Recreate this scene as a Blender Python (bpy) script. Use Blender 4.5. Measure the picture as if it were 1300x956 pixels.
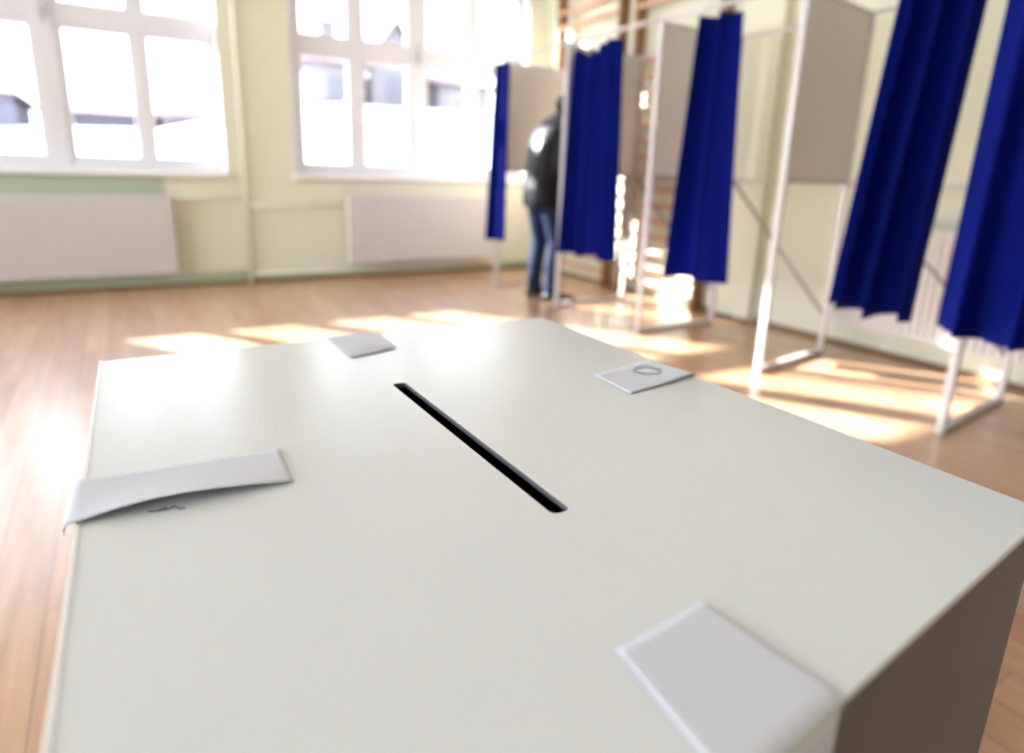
import bpy, bmesh, math, random
from mathutils import Vector, Matrix
random.seed(4)
for o in list(bpy.data.objects): bpy.data.objects.remove(o)
S = bpy.context.scene
C = S.collection
PI = math.pi

# ---------------------------------------------------------------- camera
cam_d = bpy.data.cameras.new('camera')
cam = bpy.data.objects.new('camera', cam_d); C.objects.link(cam)
def set_camera():
    yaw, pitch, roll = math.radians(31.146), math.radians(14.756), math.radians(1.828)
    f = Vector((math.sin(yaw)*math.cos(pitch), math.cos(yaw)*math.cos(pitch), -math.sin(pitch)))
    r = Vector((math.cos(yaw), -math.sin(yaw), 0)); u = r.cross(f)
    r2 = r*math.cos(roll) + u*math.sin(roll); u2 = -r*math.sin(roll) + u*math.cos(roll)
    m = Matrix((r2, u2, -f)).transposed().to_4x4()
    m.translation = Vector((0, 0, 1.1))
    cam.matrix_world = m
set_camera()
cam_d.sensor_width = 36; cam_d.lens = 824.35/1300*36
cam_d.shift_y = -44/1300
cam_d.clip_start = 0.01; cam_d.clip_end = 500
cam_d.dof.use_dof = True
cam_d.dof.focus_distance = 0.62
cam_d.dof.aperture_fstop = 2.5
cam_d.dof.aperture_blades = 0
S.camera = cam

# ---------------------------------------------------------------- light
S.view_settings.view_transform = 'Standard'; S.view_settings.look = 'None'
S.view_settings.gamma = 1; S.view_settings.use_curve_mapping = False
S.view_settings.exposure = 0.45
W = bpy.data.worlds.new('World'); S.world = W; W.use_nodes = True
wn = W.node_tree.nodes; wl = W.node_tree.links; wn.clear()
wo = wn.new('ShaderNodeOutputWorld'); bg = wn.new('ShaderNodeBackground')
bg.inputs['Strength'].default_value = 5.2
tc = wn.new('ShaderNodeTexCoord'); sx = wn.new('ShaderNodeSeparateXYZ'); cr = wn.new('ShaderNodeValToRGB')
cr.color_ramp.elements[0].position = 0.0; cr.color_ramp.elements[0].color = (1.0, 0.98, 0.96, 1)
cr.color_ramp.elements[1].position = 0.6; cr.color_ramp.elements[1].color = (0.72, 0.84, 1.0, 1)
wl.new(tc.outputs['Generated'], sx.inputs[0]); wl.new(sx.outputs['Z'], cr.inputs[0])
wl.new(cr.outputs[0], bg.inputs['Color']); wl.new(bg.outputs[0], wo.inputs[0])
sun_d = bpy.data.lights.new('sun', 'SUN'); sun_d.energy = 42; sun_d.angle = math.radians(0.6); sun_d.color = (1.0, 0.98, 0.96)
sun = bpy.data.objects.new('sun', sun_d); C.objects.link(sun)
sun.rotation_euler = Vector((0.70, -1.0, -0.545)).to_track_quat('-Z', 'Y').to_euler()
sun.location = (-5, 15, 8)

WX = 4.25       # right wall
WY = 6.5        # window wall
X0, Y0, ZC = -5.2, -4.2, 3.7
WIN = {1: (-1.67, 0.88), 2: (1.47, 4.02)}   # openings along X
ZS, ZT = 1.0, 2.98
for k, (a, b) in WIN.items():
    pd = bpy.data.lights.new('window_portal', 'AREA'); pd.shape = 'RECTANGLE'; pd.size = b-a; pd.size_y = ZT-ZS
    pd.cycles.is_portal = True
    po = bpy.data.objects.new('window_portal', pd); C.objects.link(po)
    po.location = ((a+b)/2, WY+0.36, (ZS+ZT)/2); po.rotation_euler = (-PI/2, 0, 0)

FILL_WIN = {3: (0.2, 2.75), 4: (3.3, 5.85), 5: (-2.9, -0.35)}      # unseen left-wall openings along Y, added to brighten the room
for k, (a, b) in FILL_WIN.items():          # fill lights added behind the unseen left-wall windows
    ld = bpy.data.lights.new('fill_light_left', 'AREA'); ld.shape = 'RECTANGLE'; ld.size = b-a; ld.size_y = ZT-ZS
    ld.energy = {4: 270, 3: 330, 5: 60}[k]; ld.color = (0.90, 0.95, 1.0)
    lo = bpy.data.objects.new('fill_light_left', ld); C.objects.link(lo)
    lo.location = (X0-0.42, (a+b)/2, (ZS+ZT)/2); lo.rotation_euler = (0, -PI/2, 0)
    ld.size, ld.size_y = ZT-ZS, b-a

# ---------------------------------------------------------------- materials
def mat(name, col, rough=0.5, metal=0.0, bump=None, var=None, spec=0.5, trans=0.0, coat=0.0):
    m = bpy.data.materials.new(name); m.use_nodes = True
    nt = m.node_tree; n = nt.nodes; l = nt.links
    p = n['Principled BSDF']
    p.inputs['Base Color'].default_value = (*col, 1); p.inputs['Roughness'].default_value = rough
    p.inputs['Metallic'].default_value = metal; p.inputs['Specular IOR Level'].default_value = spec
    p.inputs['Coat Weight'].default_value = coat
    t = n.new('ShaderNodeTexCoord')
    if var:
        sc, col2, st = var[:3]
        no = n.new('ShaderNodeTexNoise'); no.inputs['Scale'].default_value = sc; no.inputs['Detail'].default_value = 4
        mp = n.new('ShaderNodeMapping')
        if len(var) > 3: mp.inputs['Scale'].default_value = var[3]
        l.new(t.outputs['Object'], mp.inputs[0]); l.new(mp.outputs[0], no.inputs['Vector'])
        r = n.new('ShaderNodeValToRGB'); r.color_ramp.elements[0].position = 0.5-st; r.color_ramp.elements[1].position = 0.5+st
        r.color_ramp.elements[0].color = (*col, 1); r.color_ramp.elements[1].color = (*col2, 1)
        l.new(no.outputs[0], r.inputs[0]); l.new(r.outputs[0], p.inputs['Base Color'])
    if bump:
        sc, st = bump
        no = n.new('ShaderNodeTexNoise'); no.inputs['Scale'].default_value = sc; no.inputs['Detail'].default_value = 3
        l.new(t.outputs['Object'], no.inputs['Vector'])
        b = n.new('ShaderNodeBump'); b.inputs['Strength'].default_value = st; b.inputs['Distance'].default_value = 0.002
        l.new(no.outputs[0], b.inputs['Height']); l.new(b.outputs[0], p.inputs['Normal'])
    if trans:
        tr = n.new('ShaderNodeBsdfTranslucent'); tr.inputs[0].default_value = (*col, 1)
        mx = n.new('ShaderNodeMixShader'); mx.inputs[0].default_value = trans
        out = n['Material Output']
        l.new(p.outputs[0], mx.inputs[1]); l.new(tr.outputs[0], mx.inputs[2]); l.new(mx.outputs[0], out.inputs[0])
    return m

M = {}
M['wall'] = mat('pale_yellow_green_paint', (0.68, 0.69, 0.53), 0.5, bump=(60, 0.15), var=(0.5, (0.72, 0.70, 0.58), 0.2))
M['green'] = mat('wall_shade_green', (0.42, 0.49, 0.36), 0.55, bump=(60, 0.15))  # wall shading below the windows, put into a green tone
M['ceil'] = mat('white_ceiling_paint', (0.8, 0.79, 0.74), 0.8, bump=(30, 0.1))
M['sill'] = mat('white_sill_paint', (0.78, 0.78, 0.78), 0.35, bump=(40, 0.05))
M['white'] = mat('white_window_paint', (0.68, 0.68, 0.73), 0.35, bump=(40, 0.05))
M['rad'] = mat('white_radiator_enamel', (0.72, 0.69, 0.68), 0.35, bump=(50, 0.03))
M['pipe'] = mat('pipe_paint', (0.78, 0.76, 0.66), 0.4, bump=(50, 0.05))
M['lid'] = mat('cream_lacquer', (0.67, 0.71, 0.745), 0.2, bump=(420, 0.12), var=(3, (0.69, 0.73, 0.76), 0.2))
M['side'] = mat('shaded_box_board', (0.07, 0.07, 0.10), 0.4, bump=(200, 0.1))  # shade on the box front, put into the colour of the whole case
M['trim'] = mat('white_edge_band', (0.8, 0.8, 0.8), 0.25, bump=(200, 0.05))
M['inside'] = mat('dark_box_inside', (0.015, 0.015, 0.016), 0.8, bump=(50, 0.1))  # shade inside the box put into the colour, so the slot stays black
M['slot'] = mat('slot_cut_edge', (0.13, 0.13, 0.15), 0.5, bump=(300, 0.3))
M['paper'] = mat('white_paper', (0.70, 0.73, 0.82), 0.75, bump=(250, 0.15), trans=0.12)
M['ink'] = mat('blue_grey_ink', (0.52, 0.53, 0.68), 0.6, var=(200, (0.7, 0.7, 0.78), 0.15))
M['pen'] = mat('dark_pen_ink', (0.12, 0.12, 0.2), 0.6, var=(200, (0.2, 0.2, 0.3), 0.15))
M['post'] = mat('white_steel_tube', (0.58, 0.56, 0.57), 0.35, bump=(60, 0.05))
M['steel'] = mat('grey_steel_bar', (0.3, 0.27, 0.27), 0.4, metal=0.3, bump=(60, 0.05))
M['panel'] = mat('light_grey_beige_panel', (0.60, 0.56, 0.53), 0.5, bump=(120, 0.1), var=(2, (0.63, 0.59, 0.55), 0.2))
M['curtain'] = mat('royal_blue_cloth', (0.0018, 0.007, 0.135), 0.7, bump=(300, 0.3), trans=0.14, var=(6, (0.0025, 0.009, 0.165), 0.2), spec=0.05)
M['ring'] = mat('white_plastic_ring', (0.8, 0.8, 0.8), 0.3, bump=(60, 0.05))
M['wood'] = mat('brown_varnished_wood', (0.19, 0.085, 0.03), 0.35, bump=(80, 0.1), var=(3, (0.26, 0.12, 0.045), 0.2, (6, 6, 0.5)))
M['rung'] = mat('reddish_wood_rung', (0.55, 0.29, 0.16), 0.35, bump=(80, 0.1), var=(3, (0.62, 0.34, 0.2), 0.2, (6, 0.5, 6)))
M['base'] = mat('brown_skirting', (0.22, 0.12, 0.06), 0.4, bump=(80, 0.1))
M['metal'] = mat('grey_window_fitting', (0.45, 0.45, 0.48), 0.35, metal=0.7, bump=(60, 0.05))
M['skin'] = mat('skin', (0.58, 0.33, 0.23), 0.5, bump=(120, 0.1))
M['lips'] = mat('lips', (0.4, 0.15, 0.12), 0.5, bump=(120, 0.1))
M['jacket'] = mat('black_navy_jacket', (0.005, 0.005, 0.007), 0.38, bump=(25, 0.35), var=(8, (0.008, 0.008, 0.011), 0.2), spec=0.14)
M['jeans'] = mat('dark_blue_denim', (0.006, 0.012, 0.035), 0.7, spec=0.1, bump=(150, 0.5), var=(10, (0.014, 0.026, 0.065), 0.2))
M['shoe'] = mat('black_leather', (0.01, 0.01, 0.01), 0.3, bump=(60, 0.1))
M['hair'] = mat('dark_brown_hair', (0.010, 0.007, 0.005), 0.9, spec=0.1, bump=(200, 0.8))
M['snow'] = mat('snow', (0.85, 0.87, 0.9), 0.8, bump=(0.3, 0.3))
M['roof'] = mat('red_roof_tiles', (0.085, 0.048, 0.06), 0.8, bump=(5, 0.5), var=(2, (0.1, 0.06, 0.07), 0.2))
M['house'] = mat('pale_mauve_render', (0.105, 0.095, 0.13), 0.8, bump=(5, 0.2), var=(1, (0.12, 0.11, 0.145), 0.2))
M['houselight'] = mat('pale_render', (0.15, 0.135, 0.15), 0.8, bump=(5, 0.2), var=(1, (0.17, 0.155, 0.17), 0.2))
M['dark'] = mat('dark_house_window', (0.09, 0.085, 0.11), 0.3, bump=(5, 0.1))

def glass():
    m = bpy.data.materials.new('window_glass'); m.use_nodes = True
    n = m.node_tree.nodes; l = m.node_tree.links; n.clear()
    o = n.new('ShaderNodeOutputMaterial'); t = n.new('ShaderNodeBsdfTransparent'); g = n.new('ShaderNodeBsdfGlossy')
    g.inputs['Roughness'].default_value = 0.02; t.inputs[0].default_value = (0.96, 0.97, 0.97, 1)
    fr = n.new('ShaderNodeFresnel'); fr.inputs[0].default_value = 1.3
    mx = n.new('ShaderNodeMixShader')
    l.new(fr.outputs[0], mx.inputs[0]); l.new(t.outputs[0], mx.inputs[1]); l.new(g.outputs[0], mx.inputs[2]); l.new(mx.outputs[0], o.inputs[0])
    return m
M['glass'] = glass()

def floor_mat():
    m = bpy.data.materials.new('wood_plank_floor'); m.use_nodes = True
    n = m.node_tree.nodes; l = m.node_tree.links; p = n['Principled BSDF']
    t = n.new('ShaderNodeTexCoord'); mp = n.new('ShaderNodeMapping'); mp.inputs['Rotation'].default_value = (0, 0, PI/2)
    l.new(t.outputs['Object'], mp.inputs[0])
    b = n.new('ShaderNodeTexBrick'); b.offset = 0.37; b.inputs['Scale'].default_value = 1
    b.inputs['Brick Width'].default_value = 1.3; b.inputs['Row Height'].default_value = 0.13
    b.inputs['Mortar Size'].default_value = 0.0018; b.inputs['Mortar Smooth'].default_value = 0.3
    b.inputs['Color1'].default_value = (0.52, 0.305, 0.18, 1); b.inputs['Color2'].default_value = (0.43, 0.225, 0.12, 1)
    b.inputs['Mortar'].default_value = (0.22, 0.12, 0.07, 1)
    l.new(mp.outputs[0], b.inputs['Vector'])
    mp2 = n.new('ShaderNodeMapping'); mp2.inputs['Scale'].default_value = (14, 0.9, 1)
    l.new(t.outputs['Object'], mp2.inputs[0])
    no = n.new('ShaderNodeTexNoise'); no.inputs['Scale'].default_value = 2.5; no.inputs['Detail'].default_value = 6
    l.new(mp2.outputs[0], no.inputs['Vector'])
    mx = n.new('ShaderNodeMix'); mx.data_type = 'RGBA'; mx.blend_type = 'OVERLAY'; mx.inputs['Factor'].default_value = 0.45
    l.new(b.outputs['Color'], mx.inputs['A']); l.new(no.outputs[0], mx.inputs['B']); l.new(mx.outputs['Result'], p.inputs['Base Color'])
    p.inputs['Roughness'].default_value = 0.42; p.inputs['Specular IOR Level'].default_value = 0.8
    p.inputs['Coat Weight'].default_value = 1.0; p.inputs['Coat Roughness'].default_value = 0.24; p.inputs['Coat IOR'].default_value = 1.6
    bp = n.new('ShaderNodeBump'); bp.inputs['Strength'].default_value = 0.15; bp.inputs['Distance'].default_value = 0.002
    l.new(no.outputs[0], bp.inputs['Height']); l.new(bp.outputs[0], p.inputs['Normal'])
    return m
M['floor'] = floor_mat()

# ---------------------------------------------------------------- mesh helpers
def bx(bm, x0, x1, y0, y1, z0, z1, mi=0):
    v = [bm.verts.new((x, y, z)) for x in (x0, x1) for y in (y0, y1) for z in (z0, z1)]
    for f in ((0, 1, 3, 2), (4, 6, 7, 5), (0, 4, 5, 1), (2, 3, 7, 6), (0, 2, 6, 4), (1, 5, 7, 3)):
        bm.faces.new([v[i] for i in f]).material_index = mi
    return v
def frame_of(d):
    d = d.normalized(); a = Vector((0, 0, 1)) if abs(d.z) < 0.9 else Vector((1, 0, 0))
    s = d.cross(a).normalized(); return s, s.cross(d).normalized()
def loft(bm, rings, cap=True, closed=True):
    """rings: list of point lists, all of one length"""
    R = [[bm.verts.new(p) for p in r] for r in rings]
    n = len(R[0])
    for a, b in zip(R, R[1:]):
        for i in range(n if closed else n-1):
            j = (i+1) % n
            bm.faces.new((a[i], a[j], b[j], b[i]))
    if cap:
        bm.faces.new(R[0][::-1]); bm.faces.new(R[-1])
def tube(bm, pts, r, n=12, cap=True):
    pts = [Vector(p) for p in pts]; rings = []
    for i, p in enumerate(pts):
        d = (pts[min(i+1, len(pts)-1)] - pts[max(i-1, 0)])
        s, u = frame_of(d)
        rr = r[i] if isinstance(r, (list, tuple)) else r
        rings.append([p + s*math.cos(2*PI*k/n)*rr + u*math.sin(2*PI*k/n)*rr for k in range(n)])
    loft(bm, rings, cap)
def ell(c, rx, ry, n=24, sq=2.0):
    out = []
    for k in range(n):
        a = 2*PI*k/n; ca, sa = math.cos(a), math.sin(a)
        out.append(Vector((c[0]+rx*math.copysign(abs(ca)**(2/sq), ca), c[1]+ry*math.copysign(abs(sa)**(2/sq), sa), c[2])))
    return out
def obj(name, bm, m, parent=None, bevel=0, smooth=False, loc=None):
    bmesh.ops.recalc_face_normals(bm, faces=bm.faces[:])
    me = bpy.data.meshes.new(name); bm.to_mesh(me); bm.free()
    for mm in (m if isinstance(m, (list, tuple)) else [m]): me.materials.append(mm)
    if smooth:
        for p in me.polygons: p.use_smooth = True
    o = bpy.data.objects.new(name, me); C.objects.link(o)
    if loc: o.location = loc
    if parent: o.parent = parent
    if bevel:
        b = o.modifiers.new('Bevel', 'BEVEL'); b.width = bevel; b.segments = 3; b.limit_method = 'ANGLE'; b.angle_limit = math.radians(40)
    return o
def thing(name, label, cat, loc=(0, 0, 0), rz=0, group=None):
    o = bpy.data.objects.new(name, None); C.objects.link(o); o.location = loc; o.rotation_euler = (0, 0, rz)
    o.empty_display_size = 0.05
    tag(o, label, cat, group); return o
def tag(o, label, cat, group=None):
    o['label'] = label; o['category'] = cat
    if group: o['group'] = group
    return o
def struct(o): o['kind'] = 'structure'; return o
def copy_tree(o, parent=None):
    c = o.copy(); C.objects.link(c); c.parent = parent
    for ch in list(o.children): copy_tree(ch, c)
    return c
nb = bmesh.new

# ---------------------------------------------------------------- room shell
T0 = 0.35
bm = nb(); bx(bm, X0-T0, WX+0.3, Y0-0.2, WY+0.35, -0.12, 0); struct(obj('floor', bm, M['floor']))
bm = nb(); bx(bm, X0-T0, WX+0.3, Y0-0.2, WY+0.35, ZC, ZC+0.15); struct(obj('ceiling', bm, M['ceil']))
bm = nb()
T = 0.35
xs = [X0, WIN[1][0], WIN[1][1], WIN[2][0], WIN[2][1], WX]
bx(bm, X0-T, WIN[1][0], WY, WY+T, 0, ZC); bx(bm, WIN[1][1], WIN[2][0], WY, WY+T, 0, ZC); bx(bm, WIN[2][1], WX+0.3, WY, WY+T, 0, ZC)
for k in (1, 2):
    a, b = WIN[k]; bx(bm, a, b, WY, WY+T, ZT, ZC)
    bx(bm, a, b, WY, WY+T, 0, ZS)
struct(obj('wall_back', bm, M['wall']))
bm = nb(); bx(bm, WX, WX+0.3, Y0, WY, 0, ZC)
struct(obj('wall_right', bm, M['wall']))
bm = nb(); bx(bm, WX-0.1, WX, 3.32, 3.72, 0, ZC); struct(obj('trim_3', bm, M['wall']))
bm = nb()
ys = [Y0] + [v for k in (5, 3, 4) for v in FILL_WIN[k]] + [WY]
for i in range(0, len(ys), 2): bx(bm, X0-T, X0, ys[i], ys[i+1], 0, ZC)
for k in FILL_WIN: bx(bm, X0-T, X0, *FILL_WIN[k], 0, ZS); bx(bm, X0-T, X0, *FILL_WIN[k], ZT, ZC)
struct(obj('wall_left', bm, M['wall']))
bm = nb(); bx(bm, X0, WX, Y0-0.2, Y0, 0, ZC); struct(obj('wall_front', bm, M['wall']))
# green strips: shading by the low pipe and under the sill, put into colour
bm = nb(); bx(bm, X0, 1.0, WY-0.012, WY, 0.03, 0.125); bx(bm, 1.03, WX-0.012, WY-0.012, WY, 0.03, 0.09)
struct(obj('shade_strip_1', bm, M['green']))
bm = nb(); bx(bm, WIN[1][0], 0.36, WY-0.01, WY, 0.8, 0.955); struct(obj('shade_strip_2', bm, M['green']))
bm = nb(); bx(bm, X0, WX, WY-0.025, WY, 0, 0.03); struct(obj('baseboard_back', bm, M['base'], bevel=0.006))
bm = nb(); bx(bm, WX-0.025, WX, Y0, 3.32, 0, 0.03); bx(bm, WX-0.125, WX-0.1, 3.3, 3.74, 0, 0.03); bx(bm, WX-0.025, WX, 3.72, WY, 0, 0.03)
struct(obj('baseboard_right', bm, M['base'], bevel=0.006))

# ---------------------------------------------------------------- windows
def make_window(k):
    a, b = WIN[min(k, 2)]; off = -3.11 if k == 1 else 0
    root = bpy.data.objects.new('window_%d' % k, None); C.objects.link(root); struct(root)
    if k > 2:      # same window, added unseen in the left wall for light: local +Y points out of the room
        root.location = (X0+WY, FILL_WIN[k][0]-a, 0); root.rotation_euler = (0, 0, PI/2)
    YF0, YF1 = WY+0.14, WY+0.18
    cols = [(1.61, 2.035), (2.215, 2.645), (2.875, 3.315), (3.465, 3.91)]
    cols = [((p+off)*1.006, (q+off)*1.006) for p, q in cols] if k < 3 else cols
    rows = [(1.12, 2.075), (2.285, 2.85)]
    # fixed frame
    bm = nb()
    bx(bm, a, cols[0][0]-0.05, YF0, YF1, ZS, ZT); bx(bm, cols[3][1]+0.05, b, YF0, YF1, ZS, ZT)
    for i in range(3):
        bx(bm, cols[i][1]+0.045, cols[i+1][0]-0.045, YF0-(0.012 if i == 1 else 0), YF1, ZS, ZT)
    for z0, z1 in ((ZS, 1.078), (2.118, 2.242), (2.892, ZT)):
        bx(bm, a, b, YF0-0.004, YF1-0.004, z0, z1)
    obj('window_frame', bm, M['white'], root, bevel=0.006)
    for ri, (z0, z1) in enumerate(rows):
        for ci, (x0, x1) in enumerate(cols):
            bm = nb(); w = 0.05
            bx(bm, x0-w, x0, YF0+0.005, YF0+0.034, z0-w, z1+w); bx(bm, x1, x1+w, YF0+0.005, YF0+0.034, z0-w, z1+w)
            bx(bm, x0, x1, YF0+0.005, YF0+0.034, z0-w, z0); bx(bm, x0, x1, YF0+0.005, YF0+0.034, z1, z1+w)
            s = obj('sash', bm, M['white'], root, bevel=0.008)
            bm = nb(); bx(bm, x0-0.01, x1+0.01, YF0+0.017, YF0+0.021, z0-0.01, z1+0.01)
            obj('glass_pane', bm, M['glass'], s)
            if ri == 0 and ci in (0, 2):
                bm = nb(); hx = x1+0.05; hz = 1.72
                bx(bm, hx-0.014, hx+0.014, YF0-0.008, YF0+0.005, hz-0.04, hz+0.04)
                tube(bm, [(hx, YF0-0.008, hz), (hx, YF0-0.045, hz), (hx-0.05, YF0-0.05, hz-0.002), (hx-0.11, YF0-0.05, hz-0.01)], 0.009, 10)
                obj('handle', bm, M['white'], s, bevel=0.002, smooth=False)
    # espagnolette fitting at the transom
    for cx in ((cols[1][1]+cols[2][0])/2,):
        bm = nb()
        tube(bm, [(cx, YF0-0.045, 2.1), (cx, YF0-0.045, 2.3)], 0.011, 10)
        bx(bm, cx-0.018, cx+0.018, YF0-0.05, YF0-0.028, 2.15, 2.21)
        obj('window_bolt', bm, M['metal'], root, bevel=0.002)
    bm = nb()
    for x in (a, b-0.012): bx(bm, x, x+0.012, WY-0.002, YF0, ZS, ZT)
    bx(bm, a, b, WY-0.002, YF0, ZT-0.012, ZT)
    obj('window_reveal', bm, M['sill'], root)
    bm = nb(); bx(bm, a-0.02, b+0.02, WY-0.06, YF0+0.01, ZS-0.04, ZS+0.004)
    obj('window_sill', bm, M['sill'], root, bevel=0.01)
    bm = nb(); bx(bm, a+0.01, b-0.01, YF1, WY+T+0.05, ZS-0.02, ZS+0.01)
    obj('outer_sill', bm, M['white'], root, bevel=0.004)
for k in (1, 2, 3, 4, 5): make_window(k)

# ---------------------------------------------------------------- radiators
def radiator(L, label, loc, rz):
    """panel radiator: local X along the wall, local +Y to the wall"""
    H = 0.66; D = 0.09
    t = thing('radiator', label, 'radiator', loc, rz, None)
    bm = nb(); n = int(L/0.045)
    for y, sgn in ((0.0, 1), (D, -1)):
        prof = []
        for i in range(n):
            x = i*L/n; w = L/n
            prof += [(x, y), (x+w*0.55, y), (x+w*0.65, y+sgn*0.024), (x+w*0.9, y+sgn*0.024)]
        prof.append((L, y))
        z0, z1 = 0.03, H-0.03
        va = [bm.verts.new((x, yy, z0)) for x, yy in prof]; vb = [bm.verts.new((x, yy, z1)) for x, yy in prof]
        vc = [bm.verts.new((x, y+sgn*0.006, 0)) for x, yy in prof]; vd = [bm.verts.new((x, y+sgn*0.006, H)) for x, yy in prof]
        for i in range(len(prof)-1):
            bm.faces.new((va[i], va[i+1], vb[i+1], vb[i])); bm.faces.new((vc[i], vc[i+1], va[i+1], va[i])); bm.faces.new((vb[i], vb[i+1], vd[i+1], vd[i]))
    obj('ribbed_panel', bm, M['rad'], t)
    bm = nb(); bx(bm, -0.004, 0, -0.002, D+0.002, 0.0, H); bx(bm, L, L+0.004, -0.002, D+0.002, 0.0, H)
    bx(bm, 0, L, 0.006, D-0.006, 0.01, 0.02)
    obj('side_cover', bm, M['rad'], t, bevel=0.0015)
    bm = nb()
    for i in range(int(L/0.03)): bx(bm, i*0.03, i*0.03+0.018, 0.008, D-0.008, H-0.008, H)
    bx(bm, 0, L, 0, 0.01, H-0.004, H+0.004); bx(bm, 0, L, D-0.01, D, H-0.004, H+0.004)
    obj('top_grille', bm, M['rad'], t)
    for x in (0.15, L-0.15):
        bm = nb(); bx(bm, x-0.015, x+0.015, D-0.005, D+0.045, 0.05, H-0.05); obj('wall_bracket', bm, M['rad'], t)
    return t
radiator(2.05, 'white ribbed panel radiator under the left window, cut by the left frame edge', (-1.65, WY-0.14, 0.14), 0)
radiator(1.59, 'white ribbed panel radiator under the right-hand window, left of the booths', (1.94, WY-0.14, 0.16), 0)
radiator(2.2, 'white ribbed panel radiator on the right wall behind the nearest booths', (WX-0.14, 2.66, 0.17), -PI/2)

# pipes on the window wall
t = thing('heating_pipe', 'cream vertical heating pipe with branches between the two windows', 'pipe', (1.015, WY-0.04, 0))
def lt(bm, pts, r): tube(bm, [(p[0]-1.015, p[1]-(WY-0.04), p[2]) for p in pts], r, 12)
bm = nb(); lt(bm, [(1.015, WY-0.04, 0.0), (1.015, WY-0.04, ZC)], 0.017); obj('riser', bm, M['pipe'], t, smooth=True)
bm = nb(); lt(bm, [(1.015, WY-0.04, 0.72), (1.94, WY-0.04, 0.72)], 0.011); obj('branch_pipe', bm, M['pipe'], t, smooth=True)
bm = nb(); lt(bm, [(1.015, WY-0.04, 0.79), (0.405, WY-0.04, 0.79)], 0.011); obj('branch_pipe', bm, M['pipe'], t, smooth=True)
bm = nb(); lt(bm, [(X0+0.03, WY-0.04, 0.11), (1.015, WY-0.04, 0.11)], 0.012); obj('low_pipe', bm, M['pipe'], t, smooth=True)
bm = nb(); lt(bm, [(1.015, WY-0.04, 0.085), (4.05, WY-0.04, 0.085)], 0.012); obj('low_pipe', bm, M['pipe'], t, smooth=True)

# ---------------------------------------------------------------- wall bars
RZ = [0.14+0.1395*i for i in range(15)] + [2.53, 2.67]
def wall_bars(y0, y1, label):
    t = thing('wall_bars', label, 'wall bars', (WX-0.09, y0, 0), 0, None)
    L = y1-y0
    for y in (0.0, L-0.045):
        bm = nb(); bx(bm, -0.06, 0.05, y, y+0.045, 0, 2.85); obj('upright', bm, M['wood'], t, bevel=0.006)
    for z in RZ:
        bm = nb(); n = 14; x = -0.025 if z < 2.3 else -0.05
        loft(bm, [[Vector((x+0.014*math.cos(2*PI*k/n), yy, z+0.02*math.sin(2*PI*k/n))) for k in range(n)] for yy in (0.04, L-0.04)])
        obj('rung', bm, M['rung'], t, smooth=True)
    return t
wall_bars(3.84, 4.87, 'brown wooden wall bars seen between the second and third blue curtains')
wall_bars(5.06, 6.09, 'brown wooden wall bars nearest the window wall, behind the standing person')

# ---------------------------------------------------------------- polling booths
FX, BX_ = 3.12, 3.88
DY = [0.02, 0.05, 0.02, 0.12, 0.09, 0.05]     # back ends of the side frames stand a little farther
PY = [5.5, 4.45, 3.42, 2.37, 1.36]
ZR = 2.06
def partition(y, label, dy):
    t = thing('booth_partition', label, 'booth partition', (FX, y, 0), math.atan2(dy, BX_-FX), 'side frames of the polling booths')
    w = 0.0175; D = BX_-FX
    bm = nb(); bx(bm, -w, w, -w, w, 0.0, ZR-0.004); obj('front_post', bm, M['post'], t, bevel=0.006)
    bm = nb(); bx(bm, D-0.016, D+0.016, -0.016, 0.016, 0, ZR); obj('back_post', bm, M['post'], t, bevel=0.005)
    bm = nb(); bx(bm, w, D-0.016, -0.016, 0.016, 0.004, 0.034); obj('foot_bar', bm, M['post'], t, bevel=0.005)
    bm = nb(); bx(bm, w, D-0.016, -0.012, 0.012, ZR-0.03, ZR-0.006); obj('top_bar', bm, M['post'], t, bevel=0.004)
    bm = nb(); bx(bm, w, D-0.016, -0.006, 0.006, 1.10, ZR-0.03); obj('side_panel', bm, M['panel'], t, bevel=0.002)
    bm = nb(); bx(bm, w, D-0.016, -0.009, 0.009, 1.085, 1.10); obj('panel_edge', bm, M['steel'], t, bevel=0.002)
    return t
labs = ['white booth side frame farthest from the box, at the leftmost blue curtain',
        'white booth side frame just right of the standing person, beside the second curtain',
        'white booth side frame with grey panel left of the third blue curtain from the left',
        'white booth side frame with the tall bare post and large grey panel left of the fourth curtain',
        'white booth side frame nearest the box, its foot below the rightmost curtain']
for y, lb, dy in zip(PY, labs, DY): partition(y, lb, dy)
ends = [5.70] + PY[1:] + [0.36]
bays = ['the standing person', 'the second curtain from the left', 'the third curtain from the left', 'the fourth curtain from the left', 'the rightmost curtain']
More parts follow.
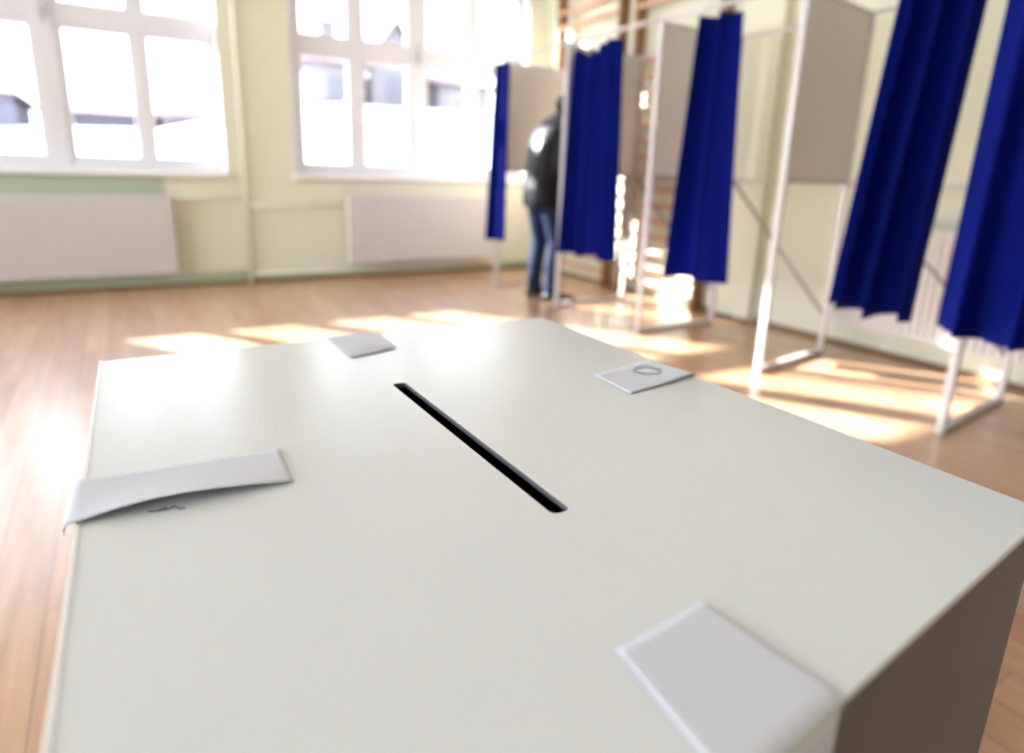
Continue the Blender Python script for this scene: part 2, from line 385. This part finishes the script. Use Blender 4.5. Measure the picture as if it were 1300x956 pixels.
for i in range(5):
    ya, yb = (PY[0], PY[1]) if i == 0 else ((PY[i], PY[i+1]) if i < 4 else (PY[4], 0.36))
    y1 = 5.70 if i == 0 else ya
    bm = nb(); tube(bm, [(0, 0, 0), (0, yb-y1, 0)], 0.0135, 12)
    o = obj('curtain_rail', bm, M['post'], smooth=True, loc=(FX, y1, ZR+0.008))
    names = ['grey front rail above the standing person, from the leftmost curtain', 'grey front rail holding the second blue curtain from the left',
             'grey front rail holding the third blue curtain from the left', 'grey front rail of the booth with the widest blue curtain', 'grey front rail holding the rightmost blue curtain']
    tag(o, names[i], 'curtain rail', 'front rails of the polling booths')
    t = thing('booth_back_brace', ['grey back rails and diagonal brace of the booth with the standing person',
        'grey back rails and diagonal brace crossing in front of the wall bars',
        'grey back rails and long diagonal brace left of the widest curtain',
        'grey back rails and diagonal brace in front of the right-wall radiator',
        'grey back rails and brace behind the rightmost blue curtain'][i], 'brace', (BX_, ya+DY[i], 0), 0, 'back braces of the polling booths')
    L = yb+DY[i+1]-ya-DY[i]
    bm = nb(); tube(bm, [(0, -0.016, ZR-0.01), (0, L+0.016, ZR-0.01)], 0.012, 10); obj('upper_rail', bm, M['post'], t, smooth=True)
    bm = nb(); tube(bm, [(0, -0.016, 1.085), (0, L+0.016, 1.085)], 0.009, 10); obj('lower_rail', bm, M['post'], t, smooth=True)
    bm = nb(); tube(bm, [(-0.018, -0.09, 1.07), (-0.018, L+0.01, 0.26)], 0.011, 10); obj('diagonal_brace', bm, M['steel'], t, smooth=True)

def curtain(label, yt, yb, x=FX, amp=(0.03, 0.05), nf=4, zb=0.47, ph=0.0, hem=0.012, xb=0.0, drop=None):
    """yt, yb: the far and near end of the top and of the hem along the rail"""
    y0 = yt[0]
    t = thing('booth_curtain', label, 'curtain', (x, y0, 0), 0, 'blue booth curtains')
    NU, NV = nf*16, 40; ZTOP = ZR-0.045
    bm = nb(); V = []
    rnd = random.Random(hash(nf)+int(ph*100))
    a2 = [rnd.uniform(0.6, 1.2) for _ in range(nf+1)]
    for j in range(NV+1):
        v = j/NV; row = []
        ya = yt[0]*(1-v)+yb[0]*v; ybb = yt[1]*(1-v)+yb[1]*v
        A = amp[0]*(1-v)+amp[1]*v
        for i in range(NU+1):
            u = i/NU
            k = a2[min(int(u*nf), nf-1)]
            s = math.sin(2*PI*nf*u+ph+0.5*v*math.sin(3*u+ph))
            s2 = 0.3*math.sin(2*PI*nf*2.3*u+ph*2)*v
            xx = A*k*(s+s2)+xb*v
            yy = ya+(ybb-ya)*u + 0.35*A*math.cos(2*PI*nf*u+ph)
            ztop = ZTOP
            if drop: ztop -= drop*abs(math.sin(PI*4*u))*(1 if u < 0.62 else 0) + (0.02 if u < 0.62 else 0)
            zz = ztop*(1-v)+(zb+hem*math.sin(2*PI*u*1.5+ph))*v
            row.append(bm.verts.new((xx, yy-y0, zz)))
        V.append(row)
    for j in range(NV):
        for i in range(NU): bm.faces.new((V[j][i], V[j][i+1], V[j+1][i+1], V[j+1][i]))
    o = obj('cloth', bm, M['curtain'], t, smooth=True)
    sd = o.modifiers.new('Solidify', 'SOLIDIFY'); sd.thickness = 0.004; sd.offset = 0
    n = 7
    for i in range(n):
        yy = yt[0]+(yt[1]-yt[0])*(i+0.5)/n - y0
        bm = nb(); rr = 0.021; N = 18
        tube(bm, [(FX-x+rr*math.cos(2*PI*k/N), yy+0.003*math.sin(2*PI*k/N), ZR-0.002+rr*math.sin(2*PI*k/N)) for k in range(N+1)], 0.0028, 8, cap=False)
        obj('curtain_ring', bm, M['ring'], t, smooth=True)
    return t
curtain('narrow blue curtain bunched at the far end, leftmost in the row', (5.50, 5.22), (5.60, 5.19), x=FX-0.08, amp=(0.03, 0.045), nf=2, ph=0.6, zb=0.47, xb=-0.01)
curtain('blue curtain half drawn beside the standing person, with white gaps at its top', (4.41, 3.84), (4.48, 3.78), amp=(0.05, 0.07), nf=3, ph=1.0, zb=0.47, drop=0.05)
curtain('very dark blue gathered curtain in front of the brown wall bars end, third from left', (3.10, 2.82), (3.19, 2.76), amp=(0.06, 0.09), nf=2, ph=2.2, zb=0.47)
curtain('widest blue curtain, fourth from the left, with deep folds', (1.87, 1.50), (2.0, 1.56), amp=(0.055, 0.08), nf=3, ph=0.2, zb=0.475)
curtain('blue curtain cut by the right frame edge, nearest to the box', (1.41, 0.86), (1.44, 0.80), x=FX-0.09, amp=(0.045, 0.06), nf=3, ph=0.9, zb=0.48, xb=-0.02)

# ---------------------------------------------------------------- ballot box
BZ = 0.85; LT = 0.006
corners = [(-0.056, 0.105), (0.615, 0.178), (0.627, 0.937), (-0.040, 0.943)]
box = thing('ballot_box', 'large cream white ballot box with a black slot in its lid, filling the foreground', 'ballot box', (0.28, 0.55, 0))
def L2(p, z): return Vector((p[0]-0.28, p[1]-0.55, z))
# body: hollow case
bm = nb()
def inset(d): 
    cx = sum(p[0] for p in corners)/4; cy = sum(p[1] for p in corners)/4
    return [(p[0]-math.copysign(d, p[0]-cx), p[1]-math.copysign(d, p[1]-cy)) for p in corners]
oc, ic = inset(0.004), inset(0.022)
def quad(bm, a, b, c, d, mi=0):
    f = bm.faces.new([bm.verts.new(p) for p in (a, b, c, d)]); f.material_index = mi
zt = BZ-LT
for i in range(4):
    j = (i+1) % 4
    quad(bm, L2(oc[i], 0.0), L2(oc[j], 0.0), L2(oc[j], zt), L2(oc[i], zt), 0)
    quad(bm, L2(ic[i], 0.02), L2(ic[j], 0.02), L2(ic[j], zt), L2(ic[i], zt), 1)
    quad(bm, L2(oc[i], zt), L2(oc[j], zt), L2(ic[j], zt), L2(ic[i], zt), 0)
quad(bm, *[L2(p, 0.0) for p in oc], 0); quad(bm, *[L2(p, 0.02) for p in ic], 1)
bmesh.ops.remove_doubles(bm, verts=bm.verts[:], dist=1e-5)
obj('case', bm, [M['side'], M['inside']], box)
# lid with the slot cut through
sx0, sx1, sy0, sy1 = 0.2590, 0.2745, 0.360, 0.701
def slot_loop():
    pts = []; r = 0.005
    for (cx, cy, a0) in ((sx1-r, sy0+r, -PI/2), (sx1-r, sy1-r, 0), (sx0+r, sy1-r, PI/2), (sx0+r, sy0+r, PI)):
        for k in range(4): a = a0+PI/2*k/3; pts.append((cx+r*math.cos(a), cy+r*math.sin(a)))
    return pts   # anticlockwise from lower right
sl = slot_loop()
bm = nb()
O = {z: [bm.verts.new(L2(p, z)) for p in corners] for z in (BZ, zt)}
I = {z: [bm.verts.new(L2(p, z)) for p in sl] for z in (BZ, zt)}
# corner groups: lower-right 0..3, upper-right 4..7, upper-left 8..11, lower-left 12..15 ; outer 0 LL,1 LR,2 UR,3 UL
for z in (BZ, zt):
    o, s = O[z], I[z]
    bm.faces.new([o[0], o[1], s[2], s[1], s[0], s[15], s[14]])
    bm.faces.new([o[1], o[2], s[6], s[5], s[4], s[3], s[2]])
    bm.faces.new([o[2], o[3], s[10], s[9], s[8], s[7], s[6]])
    bm.faces.new([o[3], o[0], s[14], s[13], s[12], s[11], s[10]])
for i in range(4):
    j = (i+1) % 4; bm.faces.new((O[zt][i], O[zt][j], O[BZ][j], O[BZ][i]))
for i in range(16):
    j = (i+1) % 16; f = bm.faces.new((I[BZ][i], I[BZ][j], I[zt][j], I[zt][i])); f.material_index = 1
obj('lid', bm, [M['lid'], M['slot']], box, bevel=0.0011)
# white banding along the left edge
bm = nb()
a, b = Vector((*corners[0], 0)), Vector((*corners[3], 0))
vs = []
for p in (a, b):
    for dx, z in ((-0.0008, zt-0.012), (0.0030, zt-0.012), (0.0030, BZ+0.0007), (-0.0008, BZ+0.0007)):
        vs.append(bm.verts.new(L2((p.x+dx, p.y-(0.0008 if p is a else -0.0008)), z)))
for f in ((0, 1, 2, 3), (7, 6, 5, 4), (0, 4, 5, 1), (1, 5, 6, 2), (2, 6, 7, 3), (3, 7, 4, 0)): bm.faces.new([vs[i] for i in f])
obj('edge_band', bm, M['trim'], box, bevel=0.001)

# ---------------------------------------------------------------- paper seals
def paper(name, label, quadp, zf, NU=24, NV=12, fold=None, foldlen=0.06, cuts=None):
    """quadp: four corners (u=0,v=0),(1,0),(1,1),(0,1) in the lid plane; zf(u,v) lift; fold edge 'u0','v0','u1','v1' goes down over the box side"""
    q = [Vector((*p, 0)) for p in quadp]
    o0 = sum(q, Vector())/4
    bm = nb(); V = []
    def P(u, v):
        return (q[0]*(1-u)*(1-v)+q[1]*u*(1-v)+q[2]*u*v+q[3]*(1-u)*v)
    def pt(u, v):
        p = P(min(max(u, 0), 1), min(max(v, 0), 1)); z = BZ+0.0014+zf(min(max(u, 0), 1), min(max(v, 0), 1))
        return Vector((p.x-o0.x, p.y-o0.y, z-BZ))
    us = [i/NU for i in range(NU+1)]; vs = [j/NV for j in range(NV+1)]
    if fold: 
        if fold[0] == 'u': us = ([-1.0, -0.5, -0.02]+us) if fold[1] == '0' else (us+[1.02, 1.5, 2.0])
        else: vs = ([-1.0, -0.5, -0.02]+vs) if fold[1] == '0' else (vs+[1.02, 1.5, 2.0])
    for v in vs:
        row = []
        for u in us:
            p = pt(u, v); e = 0
            if u < 0: e = -u; d = (q[0]+q[3]-q[1]-q[2]).normalized()
            if u > 1: e = u-1; d = (q[1]+q[2]-q[0]-q[3]).normalized()
            if v < 0: e = -v; d = (q[0]+q[1]-q[2]-q[3]).normalized()
            if v > 1: e = v-1; d = (q[2]+q[3]-q[0]-q[1]).normalized()
            if e:
                p += d*0.0018; p.z -= (foldlen*e if e > 0.1 else 0.002)
            row.append(bm.verts.new(p))
        V.append(row)
    for j in range(len(V)-1):
        for i in range(len(V[0])-1): bm.faces.new((V[j][i], V[j][i+1], V[j+1][i+1], V[j+1][i]))
    o = obj('sheet', bm, M['paper'], smooth=True)
    sd = o.modifiers.new('Solidify', 'SOLIDIFY'); sd.thickness = 0.0004; sd.offset = 0
    t = thing(name, label, 'paper', (o0.x, o0.y, BZ), 0, 'paper seals glued over the box edges')
    o.parent = t
    return t, o0
def ring(t, cx, cy, r, z, name='ink_stamp', arcs=((0, 2*PI),), m='ink', w=0.0006):
    bm = nb()
    for rr in (r, r*0.8):
        for a0, a1 in arcs:
            N = 28
            for k in range(N):
                if random.random() < 0.12: continue
                p = [(cx+R_*math.cos(a0+(a1-a0)*kk/N), cy+R_*math.sin(a0+(a1-a0)*kk/N), z) for kk in (k, k+1) for R_ in (rr-w, rr+w)]
                v = [bm.verts.new(x) for x in p]; bm.faces.new((v[0], v[1], v[3], v[2]))
    bmesh.ops.solidify(bm, geom=bm.faces[:], thickness=0.0001)
    obj(name, bm, M[m], t)
def lift_s(u, v):       # v=0 near edge curls up in the middle
    return 0.0105*math.sin(PI*min(1, u*1.0))**1.3*(1-u*0.45)*(1-v)**2.2 + 0.0006*math.sin(9*u+3*v)*(1-v) + 0.0002
t, c = paper('paper_seal', 'long white paper strip across the left edge of the box lid, one edge curling up',
             [(-0.0545, 0.503), (0.099, 0.499), (0.103, 0.568), (-0.051, 0.577)], lift_s, NU=32, fold='u0', foldlen=0.008)
bm = nb()
pts = [(-0.004, 0.506), (0.003, 0.5035), (0.008, 0.5065), (0.002, 0.5045), (0.009, 0.503), (0.013, 0.5055), (0.016, 0.500), (0.021, 0.4985)]
fine = []
for i in range(len(pts)-1):
    for k in range(4):
        a_, b_ = Vector(pts[i]), Vector(pts[i+1]); q_ = a_.lerp(b_, k/4); fine.append((q_.x-c.x, q_.y-c.y-0.006, 0.0009))
tube(bm, fine, 0.0006, 6)
obj('pen_scribble', bm, M['pen'], t, smooth=True)
t, c = paper('paper_seal', 'small white paper with a half stamp at the far edge of the box lid',
             [(0.249, 0.826), (0.319, 0.846), (0.325, 0.945), (0.247, 0.944)], lambda u, v: 0.001*(1-v)**2*(0.3+abs(u-0.4)), fold='v1', foldlen=0.04)
ring(t, 0.292-c.x, 0.846-c.y, 0.017, 0.0028, arcs=((0.1, PI-0.1),))
t, c = paper('paper_seal', 'small white paper with a round stamp at the right edge of the box lid',
             [(0.494, 0.545), (0.615, 0.563), (0.617, 0.644), (0.499, 0.622)], lambda u, v: 0.0035*(1-v)**2*u*u+0.0004, fold='u1', foldlen=0.03)
ring(t, 0.573-c.x, 0.604-c.y, 0.018, 0.0030)
t, c = paper('paper_seal', 'blurred white paper at the bottom of the picture, over the near lid edge',
             [(0.196, 0.135), (0.286, 0.1445), (0.279, 0.231), (0.206, 0.222)], lambda u, v: 0.0012*v*v*(1-u)+0.0003, fold='v0', foldlen=0.08)

# ---------------------------------------------------------------- person at the booth
man = thing('person', 'person in a dark jacket and blue jeans standing bent forward in the farthest booth', 'person', (3.255, 4.805, 0))
OX, OY = 3.18, 4.77
def V3(x, y, z): return Vector((x-OX, y-OY, z))
def skin_obj(name, verts, edges, radii, m, parent, sub=2, root=0):
    bm = nb(); ly = bm.verts.layers.skin.verify()
    vs = [bm.verts.new(v) for v in verts]
    for i, v in enumerate(vs):
        r = radii[i]; v[ly].radius = r if isinstance(r, tuple) else (r, r); v[ly].use_root = (i == root)
    for a, b in edges: bm.edges.new((vs[a], vs[b]))
    me = bpy.data.meshes.new(name); bm.to_mesh(me); bm.free(); me.materials.append(m)
    o = bpy.data.objects.new(name, me); C.objects.link(o); o.parent = parent
    sk = o.modifiers.new('Skin', 'SKIN'); sk.use_smooth_shade = True; sk.branch_smoothing = 0.5
    sb = o.modifiers.new('Subdivision', 'SUBSURF'); sb.levels = sub; sb.render_levels = sub
    return o
vv, ee, rr = [], [], []
def nd(p, r, par=None):
    vv.append(V3(*p)); rr.append(r); i = len(vv)-1
    if par is not None: ee.append((par, i))
    return i
pel = nd((3.10, 4.77, 0.95), 0.13)
wa = nd((3.11, 4.77, 1.08), 0.115, pel); ch = nd((3.15, 4.77, 1.28), 0.135, wa); ut = nd((3.20, 4.77, 1.42), 0.11, ch)
nk = nd((3.25, 4.77, 1.50), 0.058, ut); nk2 = nd((3.29, 4.77, 1.55), 0.054, nk)
hd = nd((3.315, 4.77, 1.60), 0.078, nk2); ht = nd((3.315, 4.77, 1.67), 0.083, hd)
chin = nd((3.39, 4.77, 1.55), 0.034, hd); nose = nd((3.425, 4.77, 1.60), 0.013, hd)
for s in (-1, 1):
    er = nd((3.305, 4.77+s*0.083, 1.605), 0.014, hd)
    yk = 4.77+s*0.105; fy = 4.77+s*0.135
    hip = nd((3.11, yk, 0.90), 0.088, pel); kn = nd((3.17, fy, 0.50), 0.055, hip); ca = nd((3.135, fy, 0.34), 0.052, kn)
    an = nd((3.12, fy, 0.10), 0.036, ca); hl = nd((3.14, fy, 0.055), 0.034, an); to = nd((3.30, fy-0.02, 0.045), 0.028, hl)
    sh = nd((3.19, 4.77+s*0.172, 1.41), 0.046, ut); el = nd((3.215, 4.77+s*0.235, 1.155), 0.030, sh)
    wr = nd((3.42, 4.77+s*0.20, 1.10), 0.026, el); pa = nd((3.485, 4.77+s*0.19, 1.09), (0.018, 0.034), wr)
    for k in range(4):
        L = (0.035, 0.04, 0.038, 0.03)[k]; oy = (k-1.5)*0.019
        a1 = nd((3.52, 4.77+s*0.19+oy*1.0, 1.088), 0.009, pa); a2_ = nd((3.52+L, 4.77+s*0.188+oy*1.05, 1.08), 0.0085, a1)
        nd((3.52+L*1.5, 4.77+s*0.186+oy*1.05, 1.052), 0.008, a2_)
    th = nd((3.46, 4.77+s*0.15, 1.085), 0.011, pa); nd((3.49, 4.77+s*0.128, 1.075), 0.009, th)
body = skin_obj('body', vv, ee, rr, M['skin'], man, 2)
def remesh(o, vox=0.012, it=6):
    r = o.modifiers.new('Remesh', 'REMESH'); r.mode = 'VOXEL'; r.voxel_size = vox; r.use_smooth_shade = True
    s = o.modifiers.new('Smooth', 'SMOOTH'); s.factor = 0.5; s.iterations = it
# jacket
bm = nb()
tor = [(3.115, 0.80, 0.162, 0.195), (3.105, 0.86, 0.166, 0.20), (3.10, 0.95, 0.163, 0.19), (3.105, 1.05, 0.152, 0.175), (3.115, 1.16, 0.155, 0.18),
       (3.135, 1.28, 0.160, 0.185), (3.155, 1.38, 0.152, 0.205), (3.18, 1.46, 0.132, 0.21), (3.21, 1.515, 0.105, 0.165), (3.24, 1.55, 0.08, 0.095), (3.262, 1.585, 0.068, 0.075)]
loft(bm, [[V3(p.x+ (0.008*math.sin(5*k) if z < 1.3 else 0), p.y, p.z) for k, p in enumerate(ell((x, 4.77, z+0.0), rx, ry, 28, 2.3))] for x, z, rx, ry in tor])
for s in (-1, 1):
    pts = [V3(3.18, 4.77+s*0.16, 1.44), V3(3.185, 4.77+s*0.215, 1.38), V3(3.19, 4.77+s*0.235, 1.27), V3(3.205, 4.77+s*0.24, 1.15), V3(3.27, 4.77+s*0.232, 1.11), V3(3.35, 4.77+s*0.225, 1.105), V3(3.42, 4.77+s*0.205, 1.10)]
    tube(bm, pts, [0.085, 0.080, 0.068, 0.064, 0.062, 0.052, 0.045], 16)
j = obj('jacket', bm, M['jacket'], man, smooth=True); remesh(j, 0.011, 4)
# trousers
bm = nb()
loft(bm, [[V3(p.x, p.y, p.z) for p in ell((x, 4.77, z), rx, ry, 24, 2.4)] for x, z, rx, ry in ((3.115, 0.80, 0.115, 0.17), (3.105, 0.88, 0.13, 0.185), (3.105, 1.0, 0.12, 0.175))])
for s in (-1, 1):
    fy = 4.77+s*0.135
    sec = [(3.11, 4.77+s*0.095, 0.90, 0.112, 0.092), (3.125, 4.77+s*0.105, 0.78, 0.105, 0.09), (3.15, fy-s*0.015, 0.64, 0.09, 0.08), (3.17, fy, 0.52, 0.078, 0.072), (3.16, fy, 0.44, 0.072, 0.068),
           (3.145, fy, 0.34, 0.074, 0.068), (3.135, fy, 0.22, 0.066, 0.062), (3.13, fy, 0.12, 0.064, 0.06), (3.14, fy, 0.055, 0.07, 0.06)]
    loft(bm, [[V3(p.x+0.004*math.sin(3*k+40*z), p.y, p.z) for k, p in enumerate(ell((x, y, z), rx, ry, 20))] for x, y, z, rx, ry in sec])
j = obj('jeans', bm, M['jeans'], man, smooth=True); remesh(j, 0.009, 3)
# shoes
for s in (-1, 1):
    fy = 4.77+s*0.135; bm = nb(); rings = []
    for i, (x, w, h) in enumerate([(3.055, 0.02, 0.05), (3.065, 0.034, 0.075), (3.11, 0.04, 0.09), (3.17, 0.041, 0.095), (3.22, 0.044, 0.075), (3.28, 0.05, 0.058), (3.33, 0.046, 0.048), (3.365, 0.034, 0.038), (3.378, 0.016, 0.026)]):
        dy = -0.01*(i/8)*(1 if s < 0 else -1)
        rings.append([V3(x, fy+dy+w*math.cos(2*PI*k/16), max(0.002, h/2+h/2*math.sin(2*PI*k/16))) for k in range(16)])
    loft(bm, rings); o = obj('shoe', bm, M['shoe'], man, smooth=True)
    sb = o.modifiers.new('Subdivision', 'SUBSURF'); sb.levels = 1; sb.render_levels = 1
# face details
for s in (-1, 1):
    bm = nb(); bmesh.ops.create_uvsphere(bm, u_segments=16, v_segments=10, radius=0.011)
    for v in bm.verts: v.co += V3(3.385, 4.77+s*0.031, 1.625)
    e = obj('eye', bm, M['sill'], man, smooth=True)
    bm = nb(); bmesh.ops.create_uvsphere(bm, u_segments=12, v_segments=8, radius=0.0052)
    for v in bm.verts: v.co += V3(3.3935, 4.77+s*0.031, 1.624)
    obj('iris', bm, M['inside'], e, smooth=True)
    bm = nb(); tube(bm, [V3(3.388, 4.77+s*0.014, 1.644), V3(3.392, 4.77+s*0.032, 1.648), V3(3.38, 4.77+s*0.05, 1.642)], 0.0035, 8)
    obj('eyebrow', bm, M['hair'], man, smooth=True)
bm = nb(); tube(bm, [V3(3.402, 4.745, 1.568), V3(3.412, 4.77, 1.567), V3(3.402, 4.795, 1.568)], [0.003, 0.0055, 0.003], 8)
obj('mouth', bm, M['lips'], man, smooth=True)
# hair and collar
bm = nb()
bmesh.ops.create_uvsphere(bm, u_segments=24, v_segments=16, radius=1)
for v in bm.verts: v.co = V3(3.298+0.106*v.co.x, 4.77+0.09*v.co.y, 1.655+0.088*v.co.z)
dele = [v for v in bm.verts if (v.co.x+OX > 3.325 and v.co.z < 1.702) or v.co.z < 1.57]
bmesh.ops.delete(bm, geom=dele, context='VERTS')
o = obj('hair', bm, M['hair'], man, smooth=True); sd = o.modifiers.new('Solidify', 'SOLIDIFY'); sd.thickness = 0.012; sd.offset = -1

# ---------------------------------------------------------------- outside
bm = nb(); V = []
for j in range(31):
    row = []
    for i in range(41):
        x = -70+i*4.0; y = WY+0.6+j*3.2
        z = -1.6 + (3.9+2.1*max(0, min(1, (x*34/max(y, 20)-3)/5)))*max(0, min(1, (y-12)/22))**1.2 + 0.15*math.sin(x*0.3+y*0.2)
        row.append(bm.verts.new((x, y, z)))
    V.append(row)
for j in range(30):
    for i in range(40): bm.faces.new((V[j][i], V[j][i+1], V[j+1][i+1], V[j+1][i]))
o = obj('snowy_ground', bm, M['snow'], smooth=True); struct(o)
def house(name, label, x0, x1, y, d, z0, ze, zr, wm, chim=None, gable=False):
    t = thing(name, label, 'building', ((x0+x1)/2, y+d/2, z0)); w = (x1-x0)/2
    bm = nb(); bx(bm, -w, w, -d/2, d/2, 0, ze-z0)
    if gable:
        for yy in (-d/2, d/2-0.2):
            a = [bm.verts.new(p) for p in ((-w, yy, ze-z0), (w, yy, ze-z0), (0, yy, zr-z0-0.05), (-w, yy+0.2, ze-z0), (w, yy+0.2, ze-z0), (0, yy+0.2, zr-z0-0.05))]
            bm.faces.new(a[:3]); bm.faces.new(a[3:]); bm.faces.new((a[0], a[2], a[5], a[3])); bm.faces.new((a[1], a[2], a[5], a[4]))
    obj('house_walls', bm, wm, t)
    bm = nb(); o = 0.4; h0, h1 = ze-z0, zr-z0
    if gable: base = [(-w-o, -d/2-o, h0-0.15), (w+o, -d/2-o, h0-0.15), (w+o, d/2+o, h0-0.15), (-w-o, d/2+o, h0-0.15)]; rd = [(0, -d/2-o, h1), (0, d/2+o, h1)]; fs = ((0, 4, 5, 3), (1, 2, 5, 4))
    else: base = [(-w-o, -d/2-o, h0-0.05), (w+o, -d/2-o, h0-0.05), (w+o, d/2+o, h0-0.05), (-w-o, d/2+o, h0-0.05)]; rd = [(-w+1, 0, h1), (w-1, 0, h1)]; fs = ((0, 1, 5, 4), (2, 3, 4, 5), (1, 2, 5), (3, 0, 4))
    v = [bm.verts.new(p) for p in base+rd]
    for f in fs: bm.faces.new([v[i] for i in f])
    ro = obj('roof', bm, M['roof'], t); sd = ro.modifiers.new('Solidify', 'SOLIDIFY'); sd.thickness = 0.15
    n = max(1, int((x1-x0)/2.6))
    for i in range(n):
        cx = -w+(i+0.5)*(2*w)/n
        bm = nb(); bx(bm, cx-0.5, cx+0.5, -d/2-0.03, -d/2+0.02, h0-2.1, h0-0.7); obj('house_window', bm, M['dark'], t)
    if chim is not None:
        bm = nb(); bx(bm, chim-0.4, chim+0.4, -0.4, 0.4, h0, h1+1.0); bx(bm, chim-0.48, chim+0.48, -0.48, 0.48, h1+1.0, h1+1.15); obj('chimney', bm, M['houselight'], t)
house('house', 'mauve house with a red roof seen through the leftmost pane of the left window', -14, -3.4, 35, 9, -1, 3.6, 4.6, M['house'])
house('long_shed', 'low mauve building seen through the middle panes of the left window', -2.3, 1.4, 38, 8, 0, 3.2, 3.8, M['house'])
house('house', 'pale house with a sloping red roof seen at the right side of the left window', 2.3, 6.4, 37, 8, 0, 3.2, 4.5, M['houselight'])
house('house', 'pale house with a chimney seen through the first column of the right window', 8.6, 11.4, 34, 8, 1, 6.0, 7.4, M['houselight'], chim=0.6)
house('house', 'pale gabled house seen through the second column of the right window', 12.4, 15.2, 36, 9, 1, 6.6, 8.7, M['houselight'], gable=True)
house('house', 'pale low house seen through the third column of the right window', 16.4, 19.6, 36, 9, 1, 5.8, 6.8, M['houselight'])
